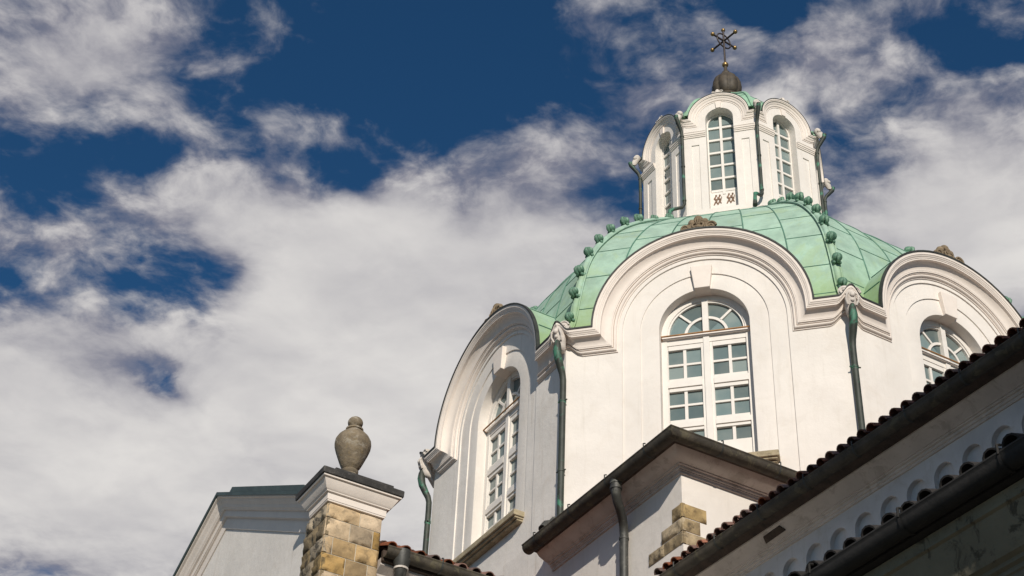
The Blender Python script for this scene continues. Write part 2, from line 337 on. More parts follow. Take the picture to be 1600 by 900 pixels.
# --- drum walls
wall = MB()
OPEN = [(1.585, 0), (1.585, -.03), (1.24, -.03)]
for k in range(8):
    P = F(A, k); c = A*T; m0_ = len(wall.f)
    for sgn in (-1, 1):
        wall.grid([[P(sgn*1.585, z, 0) for z in (-8.5, -3.55, -1.5, ZS)], [P(sgn*2.1, z, 0) for z in (-8.5, -3.55, -1.5, ZS)], [P(sgn*c, z, 0) for z in (-8.5, -3.55, -1.5, ZS)]])
    wall.grid([[P(-1.585, -8.5, 0), P(1.585, -8.5, 0)], [P(-1.585, -3.55, 0), P(1.585, -3.55, 0)]])
    na = 40
    wall.grid([[P(-r*cos(pi*i/na), ZS+r*sin(pi*i/na), 0) for i in range(na+1)] for r in (1.585, 1.85)])
    wall.grid(arch_rows(P, ZS, OPEN, -3.55))
    wall.grid([[P(-1.585, -3.55, 0), P(1.585, -3.55, 0)], [P(-1.585, -3.55, -.03), P(1.585, -3.55, -.03)]])
    wall.grid([[P(-1.24, -3.55, -.03), P(1.24, -3.55, -.03)], [P(-1.24, -2.72, -.03), P(1.24, -2.72, -.03)]])
    if k in (4, 5, 6, 7): wall.mi[m0_:] = [1]*(len(wall.f)-m0_)
wall.build('drum_wall', [PLASTER, PLASTER_L], CH)
# --- cornice swinging up over each arch
PROF = [(-.004, -.02), (-.004, .022), (.018, .024), (.022, .05), (.035, .066), (.05, .072), (.066, .07), (.078, .048), (.082, .082), (.10, .084), (.104, .108), (.125, .110), (.13, .115),
        (.155, .118), (.18, .126), (.205, .138), (.23, .155), (.255, .178), (.275, .204), (.285, .215), (.288, .274), (.316, .276), (.319, .287), (.336, .289), (.34, .296), (.358, .310), (.375, .313), (.378, .324), (HH, .328), (HH, -.1)]
cor = MB(); cor.grid(hood_rows(F(A), A, ZS, R0, HH, PROF, .22))
ring8(cor.build('cornice', TRIM, CH, 32))
cap = MB(); cap.grid(hood_rows(F(A), A, ZS, R0, HH, [(HH+.002, .20), (HH+.002, .345), (HH+.034, .347), (HH+.036, .265), (HH+.002, .26)], .22))
ring8(cap.build('flashing', LEAD, CH, 30))
brl = MB(); na = 40
for p0, p1, m_ in ((.24, -1.1, 0),):
    rows = []
    for p in (.28, .02, -.2, -.45, -.7, p1):
        rows.append([F(A)(-2.128*cos(pi*i/na), ZS-.0+2.128*sin(pi*i/na), p) for i in range(na+1)])
    brl.grid(rows)
for a in [pi*j/9 for j in range(1, 9)]:                     # standing seams over the barrel
    r_ = 2.133
    brl.tube([F(A)(-r_*cos(a), ZS+r_*sin(a), p) for p in (.24, -.9)], .012, 5, 1)
ring8(brl.build('dormer_roof', [COPPER, COPPER_D], CH, 40))
# --- surround of each opening (own part) and keystone
sur = MB(); P = F(A)
sur.grid(arch_rows(P, ZS, [(1.24, -.03), (1.24, -.056), (.885, -.030), (.87, -.034), (.87, -.42)], -2.72))
ring8(sur.build('window_surround', PLASTER, CH, 30))
key = MB()
for t0, z0, t1, z1 in ((.15, 1.262, .212, 1.80),):
    key.hexa([P(-t0, z0, -.3), P(t0, z0, -.3), P(t0, z0, .05), P(-t0, z0, .05), P(-t1, z1, -.05), P(t1, z1, -.05), P(t1, z1, .065), P(-t1, z1, .065)])
ring8(key.build('keystone', TRIM, CH, bevel=.012))
def panes(gl, P, cells, p):
    for t0, t1, z0, z1 in cells:
        a, b_, c_ = [random.uniform(-.006, .006) for _ in range(3)]; gl.add([P(t0, z0, p+a), P(t1, z0, p+b_), P(t1, z1, p+c_), P(t0, z1, p+a-b_+c_)], [(0, 1, 2, 3)], 0, random.random())
def fan(gl, P, zc_, r, p, parts):
    for a0, a1 in parts:
        q = random.uniform(-.006, .006); pts = [P(0, zc_, p)] + [P(r*cos(a0+(a1-a0)*i/8), zc_+r*sin(a0+(a1-a0)*i/8), p+q*i/8) for i in range(9)]
        gl.add(pts, [list(range(10))], 0, random.random())
# --- windows
def drum_window():
    w = MB(); P = F(A); f, m_, b_ = -.275, -.30, -.36
    for s in (-1, 1):
        bar(w, P, *sorted((s*.869, s*.76)), -2.66, ZS, f+.02, b_)
        bar(w, P, *sorted((s*.765, s*.748)), -2.66, .17, f-.01, b_)
        bar(w, P, *sorted((s*.055, s*.112)), -2.66, .17, f, b_)
        bar(w, P, *sorted((s*.403, s*.462)), -2.07, .12, m_, b_)
        for z0, z1 in ((-.296, -.25), (-1.225, -1.18)): bar(w, P, *sorted((s*.11, s*.75)), z0, z1, m_-.004, b_)
        for z0, z1 in ((-.672, -.604), (-.893, -.81), (-1.61, -1.537), (-1.785, -1.72), (.07, .17)): bar(w, P, *sorted((s*.115, s*.742)), z0, z1, f-.004, b_)
        for z0, z1 in ((-.81, -.672), (-1.72, -1.61)): bar(w, P, *sorted((s*.112, s*.762)), z0, z1, f+.022, b_)
        bar(w, P, *sorted((s*.115, s*.742)), -2.62, -2.075, m_+.006, b_)
        for a in (R(45),):
            d = Vector((cos(a), sin(a))); q = Vector((-d.y, d.x))*.024
            pts = [(d*.40-q), (d*.80-q), (d*.80+q), (d*.40+q)]
            w.hexa([P(s*x.x, ZS+x.y, b_) for x in pts] + [P(s*x.x, ZS+x.y, m_) for x in pts])
    bar(w, P, -.058, .058, -2.66, ZS+.82, f+.035, b_)
    bar(w, P, -.862, .862, .175, .30, f+.01, b_); bar(w, P, -.866, .866, .30, .355, f+.06, b_)
    ringseg(w, P, ZS, .752, .868, f+.02, b_); ringseg(w, P, ZS, .715, .752, f-.005, b_); ringseg(w, P, ZS-.03, .375, .43, m_, b_)
    wo = w.build('window', WOODW, CH)
    gl = MB(); zr = (-2.6, -2.07, -1.76, -1.56, -1.20, -.85, -.64, -.273, .1, .2); xs = (-.86, -.43, 0, .43, .86)
    panes(gl, P, [(xs[i], xs[i+1], zr[j], zr[j+1]) for i in range(4) for j in range(9)], -.335)
    panes(gl, P, [(-.86, 0, .2, ZS), (0, .86, .2, ZS)], -.335)
    fan(gl, P, ZS, .86, -.335, [(i*pi/4, (i+1)*pi/4) for i in range(4)]); gl.build('pane', GLASS, wo)
    si = MB(); bar(si, P, -1.25, 1.25, -2.82, -2.70, .20, -.2); bar(si, P, -1.22, 1.22, -2.86, -2.82, .16, -.1); bar(si, P, -1.20, 1.20, -2.90, -2.86, .10, -.1)
    bar(si, P, -.86, .86, -2.70, -2.655, .02, -.36)
    si.build('sill', SILL, wo, bevel=.012)
    rd = MB(); rd.tube([P(-.85, .30, -.24), P(-.858, .335, -.16), P(.858, .335, -.16), P(.85, .30, -.24)], .017, 6)
    rd.build('rod', ROD, wo)
    return wo
ring8(drum_window())
# --- dome
DPROF = catmull([(7.34, .455), (7.08, .53), (6.92, .74), (6.80, 1.10), (6.70, 1.6), (6.57, 2.15), (6.39, 2.72), (6.13, 3.25), (5.78, 3.78), (5.32, 4.36), (4.84, 4.86), (4.22, 5.42), (3.6, 5.92), (3.0, 6.36), (2.35, 6.74)], 4)
dome = MB(); c8, s8 = cos(pi/8), sin(pi/8)
def inside(t, z, r=2.0): return abs(t) < r if z < ZS else hypot(t, z-ZS) < r
NT = 72
sheet_t = {}
def sheet(i, j, nc=6):                            # every copper sheet weathers a little differently
    c_ = j*nc//NT; return sheet_t.setdefault((c_, (i-7-(c_ % 2)*3)//7), random.random())
for k in range(8):
    rows = []; tz = []; sheet_t.clear()
    for rho, z in DPROF:
        Pk = F(rho*c8, k); rows.append([Pk(rho*s8*(2*j/NT-1), z) for j in range(NT+1)]); tz.append([(rho*s8*(2*j/NT-1), z) for j in range(NT+1)])
    kp = lambda i, j: not any(inside(*tz[a][b]) for a in (i, i+1) for b in (j, j+1))
    for lo, hi, mi in ((0, len(rows)-1, 0),):
        dome.grid(rows[lo:hi+1], mi, sheet, keep=lambda i, j, lo=lo: kp(i+lo, j))
    # sheet joints: raised welts
    nc = 6
    for cidx in range(1, nc):
        u = 2*cidx/nc-1; seg = []
        for rho, z in DPROF[3:]:
            t_ = rho*s8*u
            if inside(t_, z, 2.02): seg = []; continue
            seg.append(F(rho*c8+.004, k)(t_, z))
        if len(seg) > 2: dome.tube(seg, .016, 5, 2)
    for cidx in range(nc):
        off = (cidx % 2)*3
        for i in range(7+off, len(DPROF)-2, 7):
            rho, z = DPROF[i]; us = [2*(cidx+q/4)/nc-1 for q in range(5)]
            pts = [F(rho*c8+.003, k)(rho*s8*u, z) for u in us if not inside(rho*s8*u, z, 2.02)]
            if len(pts) > 1: dome.tube(pts, .010, 5, 2)
dome.build('dome', [COPPER, COPPER, COPPER_D], CH, 40)
# --- ribs with leaf knobs
aR = -pi/2 + pi/8; uR = Vector((cos(aR), sin(aR), 0)); vR = Vector((-sin(aR), cos(aR), 0))
CR = lambda u, v, z: uR*u + vR*v + Vector((0, 0, z))
rib = MB(); rp = [(r, z) for r, z in DPROF if z > .72]
rib.tube([CR(r+.01, 0, z) for r, z in rp], .075, 8)
rib.tube([CR(r+.02, .085, z) for r, z in rp], .02, 5); rib.tube([CR(r+.02, -.085, z) for r, z in rp], .02, 5)
ribo = rib.build('rib', COPPER, CH, 50)
kn = MB()                                                    # one crocket: a lobed bud on a curled leaf
def lobed(a, z): return 1 - .30*(1-abs(sin(2.5*a+.6))**.55)
kn.lathe([(.03, -.10), (.085, -.085), (.125, -.03), (.135, .03), (.115, .085), (.07, .12), (.02, .135)], nu=32, lobe=lobed)
kn.ball((-.02, 0, -.14), .09, (1.1, 1.35, .55), 12, 6); kn.tube([(.06, 0, .10), (.12, 0, .08), (.155, 0, .0), (.13, 0, -.07), (.085, 0, -.07)], [.05, .055, .05, .04, .02], 8); kn.ball((.07, .07, -.10), .05, nu=10, nv=6); kn.ball((.07, -.07, -.10), .05, nu=10, nv=6)
KN = [(6.93, 1.04), (6.80, 1.75), (6.61, 2.44), (6.31, 3.12), (5.93, 3.74), (5.48, 4.34), (4.96, 4.90), (4.38, 5.40), (3.74, 5.84), (3.1, 6.32)]
knm = None
for i, (r, z) in enumerate(KN):
    r2, z2 = KN[min(i+1, len(KN)-1)]; r1, z1 = KN[max(i-1, 0)]
    d = Vector(((r2-r1), 0, (z2-z1))).normalized(); nrm = Vector((d.z, 0, -d.x))
    if knm is None:
        ko = kn.build('knob', COPPER_K, ribo, 50, org=(0, 0, 0)); knm = ko
    else: ko = knm.copy(); COL.objects.link(ko); ko.parent = ribo
    ko.location = CR(r, 0, z) - Vector(CH['_org']); ko.location += (uR*nrm.x + Vector((0, 0, nrm.z)))*.02
    zax = (uR*nrm.x*.75 + Vector((0, 0, nrm.z*.75+.35))).normalized(); xax = vR.cross(zax).normalized(); yax = zax.cross(xax)
    ko.rotation_euler = Matrix((xax, yax, zax)).transposed().to_euler()
    ko.rotation_euler.rotate_axis('Z', random.uniform(-.3, .3)); ko.scale = [random.uniform(.74, .88)]*3
bpy.context.view_layer.update()
ring8(ribo)
# --- scroll brackets and downpipes on the corners
RC = A/c8
sc = MB()
for sgn in (-1, 1):
    kk = 0 if sgn < 0 else 1
    Pk = F(A, kk); tcor = (A+.2)*T; side = 1 if kk == 0 else -1
    cx = side*(tcor-.09); z = .57
    nrm = Pk(0, 0, 1)-Pk(0, 0, 0); tx = Pk(1, 0, 0)-Pk(0, 0, 0)
    for p0, p1, rr0, rr1 in ((.02, .27, .12, .12), (.27, .292, .12, .08)):
        rows = [[Pk(cx, z, p) + tx*r*cos(2*pi*i/20) + Vector((0, 0, r*sin(2*pi*i/20))) for i in range(20)] for p, r in ((p0, rr0), (p1, rr1))]
        sc.grid(rows, closed=True); sc.add(rows[-1], [list(range(20))])
    spiral(sc, Pk(cx, z, .292), tx, Vector((0, 0, 1)), .10, 1.5, .022, 30, -side)
    sc.ball(Pk(cx, z, .295), .032)
rows = []
for z, u, hv, hu in ((.66, .10, .06, .12), (.58, .16, .09, .15), (.46, .21, .105, .15), (.34, .21, .11, .14), (.24, .20, .105, .12), (.15, .18, .09, .11), (.08, .16, .07, .09), (.05, .14, .04, .06)):
    rows.append([CR(RC+u+hu*cos(2*pi*i/16), hv*sin(2*pi*i/16), z) for i in range(16)])
sc.grid(rows, closed=True); sc.add(rows[0], [list(range(16))]); sc.add(rows[-1], [list(range(16))])
for sgn in (-1, 1): sc.tube([CR(RC+.32, sgn*.05, .50), CR(RC+.36, sgn*.10, .42), CR(RC+.33, sgn*.12, .32), CR(RC+.29, sgn*.08, .22)], .022, 7)
sc.ball(CR(RC+.35, 0, .42), .05, (1, 1, 1.3)); sc.ball(CR(RC+.33, 0, .30), .038)
ring8(sc.build('scroll_bracket', CREST_W, CH, 50))
dp = MB()
pth = [(.27, .24), (.285, .12), (.285, .0), (.255, -.15), (.175, -.32), (.11, -.44), (.08, -.56), (.075, -.75), (.075, -2.5), (.075, -4.2)]
dp.tube([CR(RC+u, 0, z) for u, z in pth], [.05, .07, .084, .080, .072, .066, .063, .062, .062, .062], 14)
for z in (-1.05, -2.6):
    dp.tube([CR(RC+.075, 0, z+.025), CR(RC+.075, 0, z-.025)], .070, 14)
    for sg in (-1, 1): dp.tube([CR(RC+.08, sg*.06, z), CR(RC+.08, sg*.105, z)], .014, 6)
dpo = dp.build('downpipe', PIPE, CH, 40)
ring8(dpo)
# --- square base under the octagon: walls, eaves, gutter, little hip roof
def offs(path, d):
    out = []
    for i, p in enumerate(path):
        p = Vector(p[:2]); ns = []
        for a, b_ in ((i-1, i), (i, i+1)):
            if a < 0 or b_ >= len(path): continue
            e = (Vector(path[b_][:2]) - Vector(path[a][:2])).normalized(); ns.append(Vector((e.y, -e.x)))
        if len(ns) == 1: out.append(p + ns[0]*d)
        else:
            m_ = (ns[0]+ns[1]).normalized(); out.append(p + m_*(d/m_.dot(ns[0])))
    return out
def sweep(mb, path, prof, mi=0, closed_prof=False):
    rows = [[(q.x, q.y, z) for q in offs(path, p)] for p, z in prof]
    if closed_prof: rows.append(rows[0])
    mb.grid(rows, mi)
    if closed_prof:
        for e in (0, -1): mb.add([r[e] for r in rows[:-1]], [list(range(len(rows)-1))], mi)
def qp(a, b): v = Q(a, b, 0); return (v.x, v.y)
def gutter(mb, path, pc, zc_, r, step=1.15, start=.4):
    pr = [(pc + r*cos(a), zc_ + r*sin(a)) for a in [pi+pi*i/12 for i in range(13)]]
    pr = [(pc-r, zc_+.03)] + pr + [(pc+r, zc_+.012), (pc+r+.014, zc_+.03), (pc+r+.012, zc_+.045), (pc+r-.012, zc_+.045)]
    ins = [(pc + (r-.015)*cos(a), zc_ + (r-.015)*sin(a)) for a in [2*pi-pi*i/12 for i in range(13)]]
    sweep(mb, path, pr+ins, 0, True)
    for i in range(len(path)-1):                              # straps
        a, b_ = Vector((*path[i][:2], 0)), Vector((*path[i+1][:2], 0)); d = (b_-a); Ln = d.length; d.normalize(); nn = Vector((d.y, -d.x, 0)); s = start
        while s < Ln-.1:
            c_ = a + d*s; rows = []
            for ds in (-.016, .016):
                rows.append([c_ + d*ds + nn*(pc+(r+.01)*cos(q)) + Vector((0, 0, zc_+(r+.01)*sin(q))) for q in [pi*.95+pi*1.1*j/12 for j in range(13)]])
            mb.grid(rows, 1)
            mb.tube([c_+nn*(pc+r+.01)+Vector((0, 0, zc_+.02)), c_+nn*(pc+r+.012)+Vector((0, 0, zc_+.10)), c_+nn*(pc+r-.03)+Vector((0, 0, zc_+.115))], .012, 5, 1)
            s += step
BX = 6.34
bw = MB()
bw.grid([[Q(6.5, 2.69, -20), Q(6.5, BX, -20), Q(-2, BX, -20)], [Q(6.5, 2.69, -4.3), Q(6.5, BX, -4.3), Q(-2, BX, -4.3)]])
bw.grid([[Q(6.5, -6.4, -20), Q(6.5, 2.69, -20)], [Q(6.5, -6.4, -8.5), Q(6.5, 2.69, -8.5)]])
bw.grid([[Q(6.5, -2.69, -8.5), Q(6.5, -6.4, -8.5)], [Q(6.5, -2.69, -4.3), Q(6.5, -6.4, -4.3)]])
bw.build('base_wall', PLASTER, CH)
bpth = [qp(6.5, 2.42), qp(6.5, BX), qp(-2, BX)]
bc = MB(); sweep(bc, bpth, [(-.01, -4.51), (.03, -4.505), (.032, -4.465), (.05, -4.46), (.052, -4.44), (.075, -4.435), (.078, -4.40), (.115, -4.395), (.12, -4.375), (.20, -4.35), (.30, -4.30), (.37, -4.23), (.37, -4.18), (-.02, -4.18)], 0, True)
bc.build('eaves_cornice', TRIM_S, CH, 30)
gb = MB(); gutter(gb, [qp(6.5, 2.33), qp(6.5, BX), qp(-2, BX)], .49, -4.16, .115)
sweep(gb, bpth, [(.30, -4.245), (.46, -4.235), (.46, -4.10), (.30, -4.10)], 2, True)
gb.build('gutter', [GUTTER, LEAD, WOODB], CH, 40)
br = MB(); pA, pB, pC = Q(6.5+.5, 2.3, -4.06), Q(6.5+.5, BX+.5, -4.06), Q(2.3, BX+.5, -4.06)
fa, fb = F(A)(-2.7, -3.86, -.05), F(A)(2.7, -3.86, -.05)
br.add([pA, pB, pC, fb, fa], [(0, 1, 4), (1, 3, 4), (1, 2, 3)]); br.build('corner_roof', TILE, CH)
QUOINS = [(-5.035, -5.285, .27, .46), (-5.295, -5.53, .57, .33), (-5.54, -5.76, .50, .50)]

qn = MB()                                                     # exposed sandstone quoins at the corner of the base
for z1, z0, left, right in QUOINS:
    block(qn, Q(6.52, BX-left, z0), n2v, Zu, nv, left+.02, z1-z0-.008, .05, .045, random.random())
    block(qn, Q(6.5+.02, BX+.022, z0), -nv, Zu, n2v, right+.02, z1-z0-.008, .05, .035, random.random())
block(qn, Q(6.525, BX-.93, -5.76), n2v, Zu, nv, .42, .21, .05, .05, .3)
qn.build('quoin', STONE_Q, CH, 60)
sp = MB()                                                     # swan neck from the corner gutter down the wall
sp.tube([Q(7.0, 5.2, -4.18), Q(7.0, 5.2, -4.38), Q(6.99, 5.19, -4.46), Q(6.93, 5.14, -4.56), Q(6.82, 5.05, -4.64), Q(6.72, 4.96, -4.71), Q(6.64, 4.88, -4.81), Q(6.61, 4.85, -4.95), Q(6.61, 4.84, -5.2), Q(6.61, 4.84, -12)], [.095, .09, .082, .078, .075, .075, .075, .075, .073, .073], 14)
for a_, b_, z in ((7.0, 5.2, -4.27), (7.0, 5.2, -4.37), (6.61, 4.845, -5.02), (6.61, 4.84, -6.2)): sp.tube([Q(a_, b_, z+.02), Q(a_, b_, z-.02)], .103 if z > -4.5 else .084, 14)
sp.build('downpipe', PIPE_D, CH, 40)
el = MB(); el.tube([Q(6.72, 2.82, -3.75), Q(6.80, 2.84, -3.86), Q(6.92, 2.86, -3.92), Q(7.0, 2.88, -4.04)], .10, 12)
el.build('pipe_elbow', PIPE_D, CH, 40)

# --- carved crests standing on the three dome arches
def crest(k, label):
    P = F(A, k); zb = ZS+R0+HH+.035
    root = P(0, zb, .1); ob = None; mb = MB(); tx = P(1, 0, 0)-P(0, 0, 0); Z = Vector((0, 0, 1))
    rows = []
    for z, hw, pf, pb in ((-.03, .40, .25, -.06), (.06, .40, .25, -.06), (.13, .27, .24, -.04), (.22, .22, .22, -.02), (.30, .15, .2, 0)):
        rows.append([P(-hw, zb+z, pb), P(hw, zb+z, pb), P(hw, zb+z, pf), P(-hw, zb+z, pf)])
    mb.grid(rows, closed=True); mb.add(rows[-1], [(0, 1, 2, 3)])
    for s in (-1, 1):
        c_ = P(s*.29, zb+.09, .12)
        for rr_, p in ((.135, .10), (.10, .145)):
            rows = [[P(s*.29, zb+.09, .12+q) + tx*rr_*cos(2*pi*i/18)+Z*rr_*sin(2*pi*i/18) for i in range(18)] for q in (-p, p)]
            mb.grid(rows, closed=True); mb.add(rows[-1], [list(range(18))]); mb.add(rows[0], [list(range(18))])
        spiral(mb, P(s*.29, zb+.09, .27), tx, Z, .13, 1.6, .03, 24, s)
        mb.ball(P(s*.15, zb+.31, .14), .095, (1, 1, 1.1)); mb.ball(P(s*.235, zb+.235, .14), .06)
        mb.tube([P(s*.05, zb+.06, .26), P(s*.12, zb+.12, .27), P(s*.13, zb+.2, .26), P(s*.07, zb+.24, .25)], .026, 6)
    mb.ball(P(0, zb+.40, .13), .115, (1, 1, 1)); mb.ball(P(0, zb+.13, .22), .075, (1.3, 1, .8))
    for s in (-1, 0, 1): mb.tube([P(s*.03, zb+.2, .24), P(s*.06, zb+.32, .245), P(s*.05, zb+.42, .2)], .02, 5)
    ob = mb.build('carved_crest', CREST, None, 50, org=root)
    ob.scale = (.86, .86, .9); tag(ob, label, 'carving', 'carved stone crests on the dome arches'); return ob
crest(0, 'brown carved stone crest on top of the middle dome arch, right below the lantern')
crest(-1, 'brown carved crest seen from the side on the shaded left dome arch, against grey cloud')
crest(1, 'weathered brown carved crest on top of the right dome arch above the tiled eave')

# ================================================================== roof lantern
LZ = 6.55
LN = thing('roof_lantern', 'white octagonal lantern with tall arched windows standing on top of the green dome', 'lantern', (0, 0, LZ))
B = 2.154; LS = 10.03; lr0, lh = .55, .20
lw = MB(); c = B*T
tt = [.345, .52, .71, c]; zz = [LZ-.1, 7.12, 9.22, LS]
for k in range(8):
    P = F(B, k)
    for s in (-1, 1):
        for i in range(3):
            for j in range(3):
                q = -.026 if (i == 1 and j == 1) else 0
                lw.grid([[P(s*tt[i], zz[j], q), P(s*tt[i+1], zz[j], q)], [P(s*tt[i], zz[j+1], q), P(s*tt[i+1], zz[j+1], q)]])
                if q:
                    cs = [(tt[i], zz[j]), (tt[i+1], zz[j]), (tt[i+1], zz[j+1]), (tt[i], zz[j+1]), (tt[i], zz[j])]
                    lw.grid([[P(s*a, b_, 0) for a, b_ in cs], [P(s*a, b_, q) for a, b_ in cs]])
    lw.grid([[P(-.345, LZ-.1, 0), P(.345, LZ-.1, 0)], [P(-.345, 7.10, 0), P(.345, 7.10, 0)]])
    lw.grid([[P(-r*cos(pi*i/30), LS+r*sin(pi*i/30), 0) for i in range(31)] for r in (.345, .66)])
    lw.grid(arch_rows(P, LS, [(.345, 0), (.345, -.36)], 7.10, 30))
    lw.grid([[P(-.345, 7.10, 0), P(.345, 7.10, 0)], [P(-.345, 7.10, -.36), P(.345, 7.10, -.36)]])
lw.build('lantern_wall', PLASTER, LN)
LPROF = [(-.002, -.01), (-.002, .012), (.03, .014), (.034, .03), (.06, .042), (.085, .044), (.09, .056), (.12, .07), (.14, .078), (.145, .10), (.165, .104), (.17, .116), (lh, .118), (lh, -.06)]
lc = MB(); lc.grid(hood_rows(F(B), B, LS, lr0, lh, LPROF, .05, 30, turn=4)); ring8(lc.build('cornice', TRIM, LN, 32))
lf = MB(); lf.grid(hood_rows(F(B), B, LS, lr0, lh, [(lh+.001, .09), (lh+.001, .128), (lh+.016, .128), (lh+.017, .09)], .05, 30, turn=4)); ring8(lf.build('flashing', LEAD, LN, 30))
ls = MB(); P = F(B)
pr = [(0, 9.465), (.022, 9.47), (.024, 9.505), (.04, 9.51), (.044, 9.545), (.06, 9.55), (.064, 9.60), (.075, 9.605), (.075, 9.63), (-.005, 9.645)]
for s in (-1, 1):
    ls = MB(); rows = [[P(s*.352, z, p), P(s*(B+p)*T, z, p)] for p, z in pr]; ls.grid(rows); ls.add([r[0] for r in rows], [list(range(len(rows)))])
    ring8(ls.build('string_course', TRIM, LN))
lb = MB(); lb.grid([[P(-(B+p)*T, z, p), P((B+p)*T, z, p)] for p, z in ((.0, 6.98), (.03, 6.97), (.03, 6.5))]); ring8(lb.build('plinth', TRIM, LN))
lk = MB(); lk.hexa([P(-.055, 10.36, -.05), P(.055, 10.36, -.05), P(.055, 10.36, .035), P(-.055, 10.36, .035), P(-.075, 10.56, -.05), P(.075, 10.56, -.05), P(.075, 10.56, .04), P(-.075, 10.56, .04)])
ring8(lk.build('keystone', TRIM, LN))
def lantern_window():
    w = MB(); P = F(B); f, b_ = -.22, -.29
    for s in (-1, 1): bar(w, P, *sorted((s*.344, s*.31)), 7.11, LS, f, b_)
    bar(w, P, -.032, .032, 7.7, LS+.31, f+.004, b_)
    for z0, z1 in ((9.475, 9.538), (9.05, 9.11), (8.625, 8.682), (8.202, 8.26), (9.885, 9.948)): bar(w, P, -.32, .32, z0, z1, f-.006, b_)
    bar(w, P, -.32, .32, 7.79, 7.86, f, b_)
    ringseg(w, P, LS, .305, .344, f, b_)
    bar(w, P, -.312, .312, 7.12, 7.79, f-.012, b_)
    wo = w.build('window', WOODW, LN)
    gl = MB(); zr = (7.6, 8.23, 8.65, 9.08, 9.507, 9.916, LS)
    panes(gl, P, [(x, x+.34, zr[j], zr[j+1]) for x in (-.34, 0) for j in range(6)], -.27)
    fan(gl, P, LS, .34, -.27, [(0, pi/2), (pi/2, pi)]); gl.build('pane', GLASS, wo)
    rl = MB()                                               # rusty relief figures on the bottom panel
    for x0 in (-.23, -.14, .08, .17):
        q = f-.004
        rl.ball(P(x0+.03, 7.68, q), .024, nu=8, nv=6); rl.tube([P(x0+.03, 7.66, q), P(x0-.01, 7.59, q), P(x0+.04, 7.52, q), P(x0-.005, 7.44, q), P(x0-.03, 7.39, q)], [.014, .024, .026, .018, .012], 6)
        rl.tube([P(x0+.0, 7.58, q), P(x0+.06, 7.56, q), P(x0+.07, 7.63, q)], .012, 5); rl.tube([P(x0+.03, 7.50, q), P(x0+.055, 7.42, q)], .013, 5)
    rl.build('relief', RUST, wo, 50)
    return wo
ring8(lantern_window())
RL = B/c8
lp = MB()
lp.tube([CR(RL+.34, 0, 10.02), CR(RL+.32, 0, 9.93), CR(RL+.13, 0, 9.68), CR(RL+.085, 0, 9.55), CR(RL+.085, 0, 8.2), CR(RL+.085, 0, 7.28), CR(RL+.13, -.04, 7.17), CR(RL+.28, -.19, 7.08), CR(RL+.34, -.25, 7.02), CR(RL+.36, -.27, 6.86), CR(RL+.40, -.29, 6.6)], [.055, .055, .045, .04, .04, .04, .042, .042, .045, .045, .06], 10)
for z in (9.5, 8.5, 7.4): lp.tube([CR(RL+.085, 0, z+.02), CR(RL+.085, 0, z-.02)], .05, 10)
ring8(lp.build('downpipe', PIPE, LN, 40))
lsb = MB(); lsb.ball(CR(RL+.16, 0, 10.22), .085, (1, 1, .9)); lsb.ball(CR(RL+.22, .05, 10.15), .05); lsb.ball(CR(RL+.22, -.05, 10.15), .05)
rows = [[CR(RL+u+hu*cos(2*pi*i/10), hv*sin(2*pi*i/10), z) for i in range(10)] for z, u, hv, hu in ((10.2, .14, .08, .09), (10.08, .2, .07, .09), (9.98, .24, .05, .07), (9.94, .25, .03, .04))]
lsb.grid(rows, closed=True); ring8(lsb.build('scroll_bracket', CREST_W, LN, 50))
lo = MB(); P = F(B); zb = LS+lr0+lh+.015
for s in (-1, 1): lo.ball(P(s*.09, zb+.03, .05), .06); spiral(lo, P(s*.09, zb+.03, .11), (1, 0, 0), (0, 0, 1), .055, 1.4, .014, 14, s)
lo.ball(P(0, zb+.10, .04), .06, (1, 1, 1.2)); lo.ball(P(0, zb+.03, .06), .07, (1.2, 1, .8))
ring8(lo.build('crest', CREST_W, LN, 50))
LD = catmull([(2.36, 10.25), (2.24, 10.30), (2.08, 10.62), (1.86, 11.05), (1.60, 11.42), (1.31, 11.70), (1.06, 11.94), (.84, 12.15), (.62, 12.36), (.48, 12.5), (.40, 12.6)], 4)
ld = MB(); lins = lambda t, z: abs(t) < .715 if z < LS else hypot(t, z-LS) < .715
for k in range(8):
    rows = []; tz = []
    for rho, z in LD:
        Pk = F(rho*c8, k); rows.append([Pk(rho*s8*(2*j/32-1), z) for j in range(33)]); tz.append([(rho*s8*(2*j/32-1), z) for j in range(33)])
    ld.grid(rows, 0, keep=lambda i, j: not any(lins(*tz[a][b]) for a in (i, i+1) for b in (j, j+1)))
    for u in (-.4, .4): ld.tube([F(rho*c8+.003, k)(rho*s8*u, z) for rho, z in LD[10:]], .009, 5, 1)
    for i in (14, 21, 28, 35):
        rho, z = LD[i]; ld.tube([F(rho*c8+.003, k)(rho*s8*u, z) for u in (-1, 0, 1)], .008, 5, 1)
    ld.grid([[F(B, k)(-.762*cos(pi*i/24), LS+.762*sin(pi*i/24), p) for i in range(25)] for p in (.1, -.2, -.55)])
    a = -pi/2+pi/8+k*pi/4; ld.tube([(r*cos(a)*1.005, r*sin(a)*1.005, z) for r, z in LD], .045, 7, 0)
ld.build('lantern_dome', [COPPER_L, COPPER_D], LN, 40)

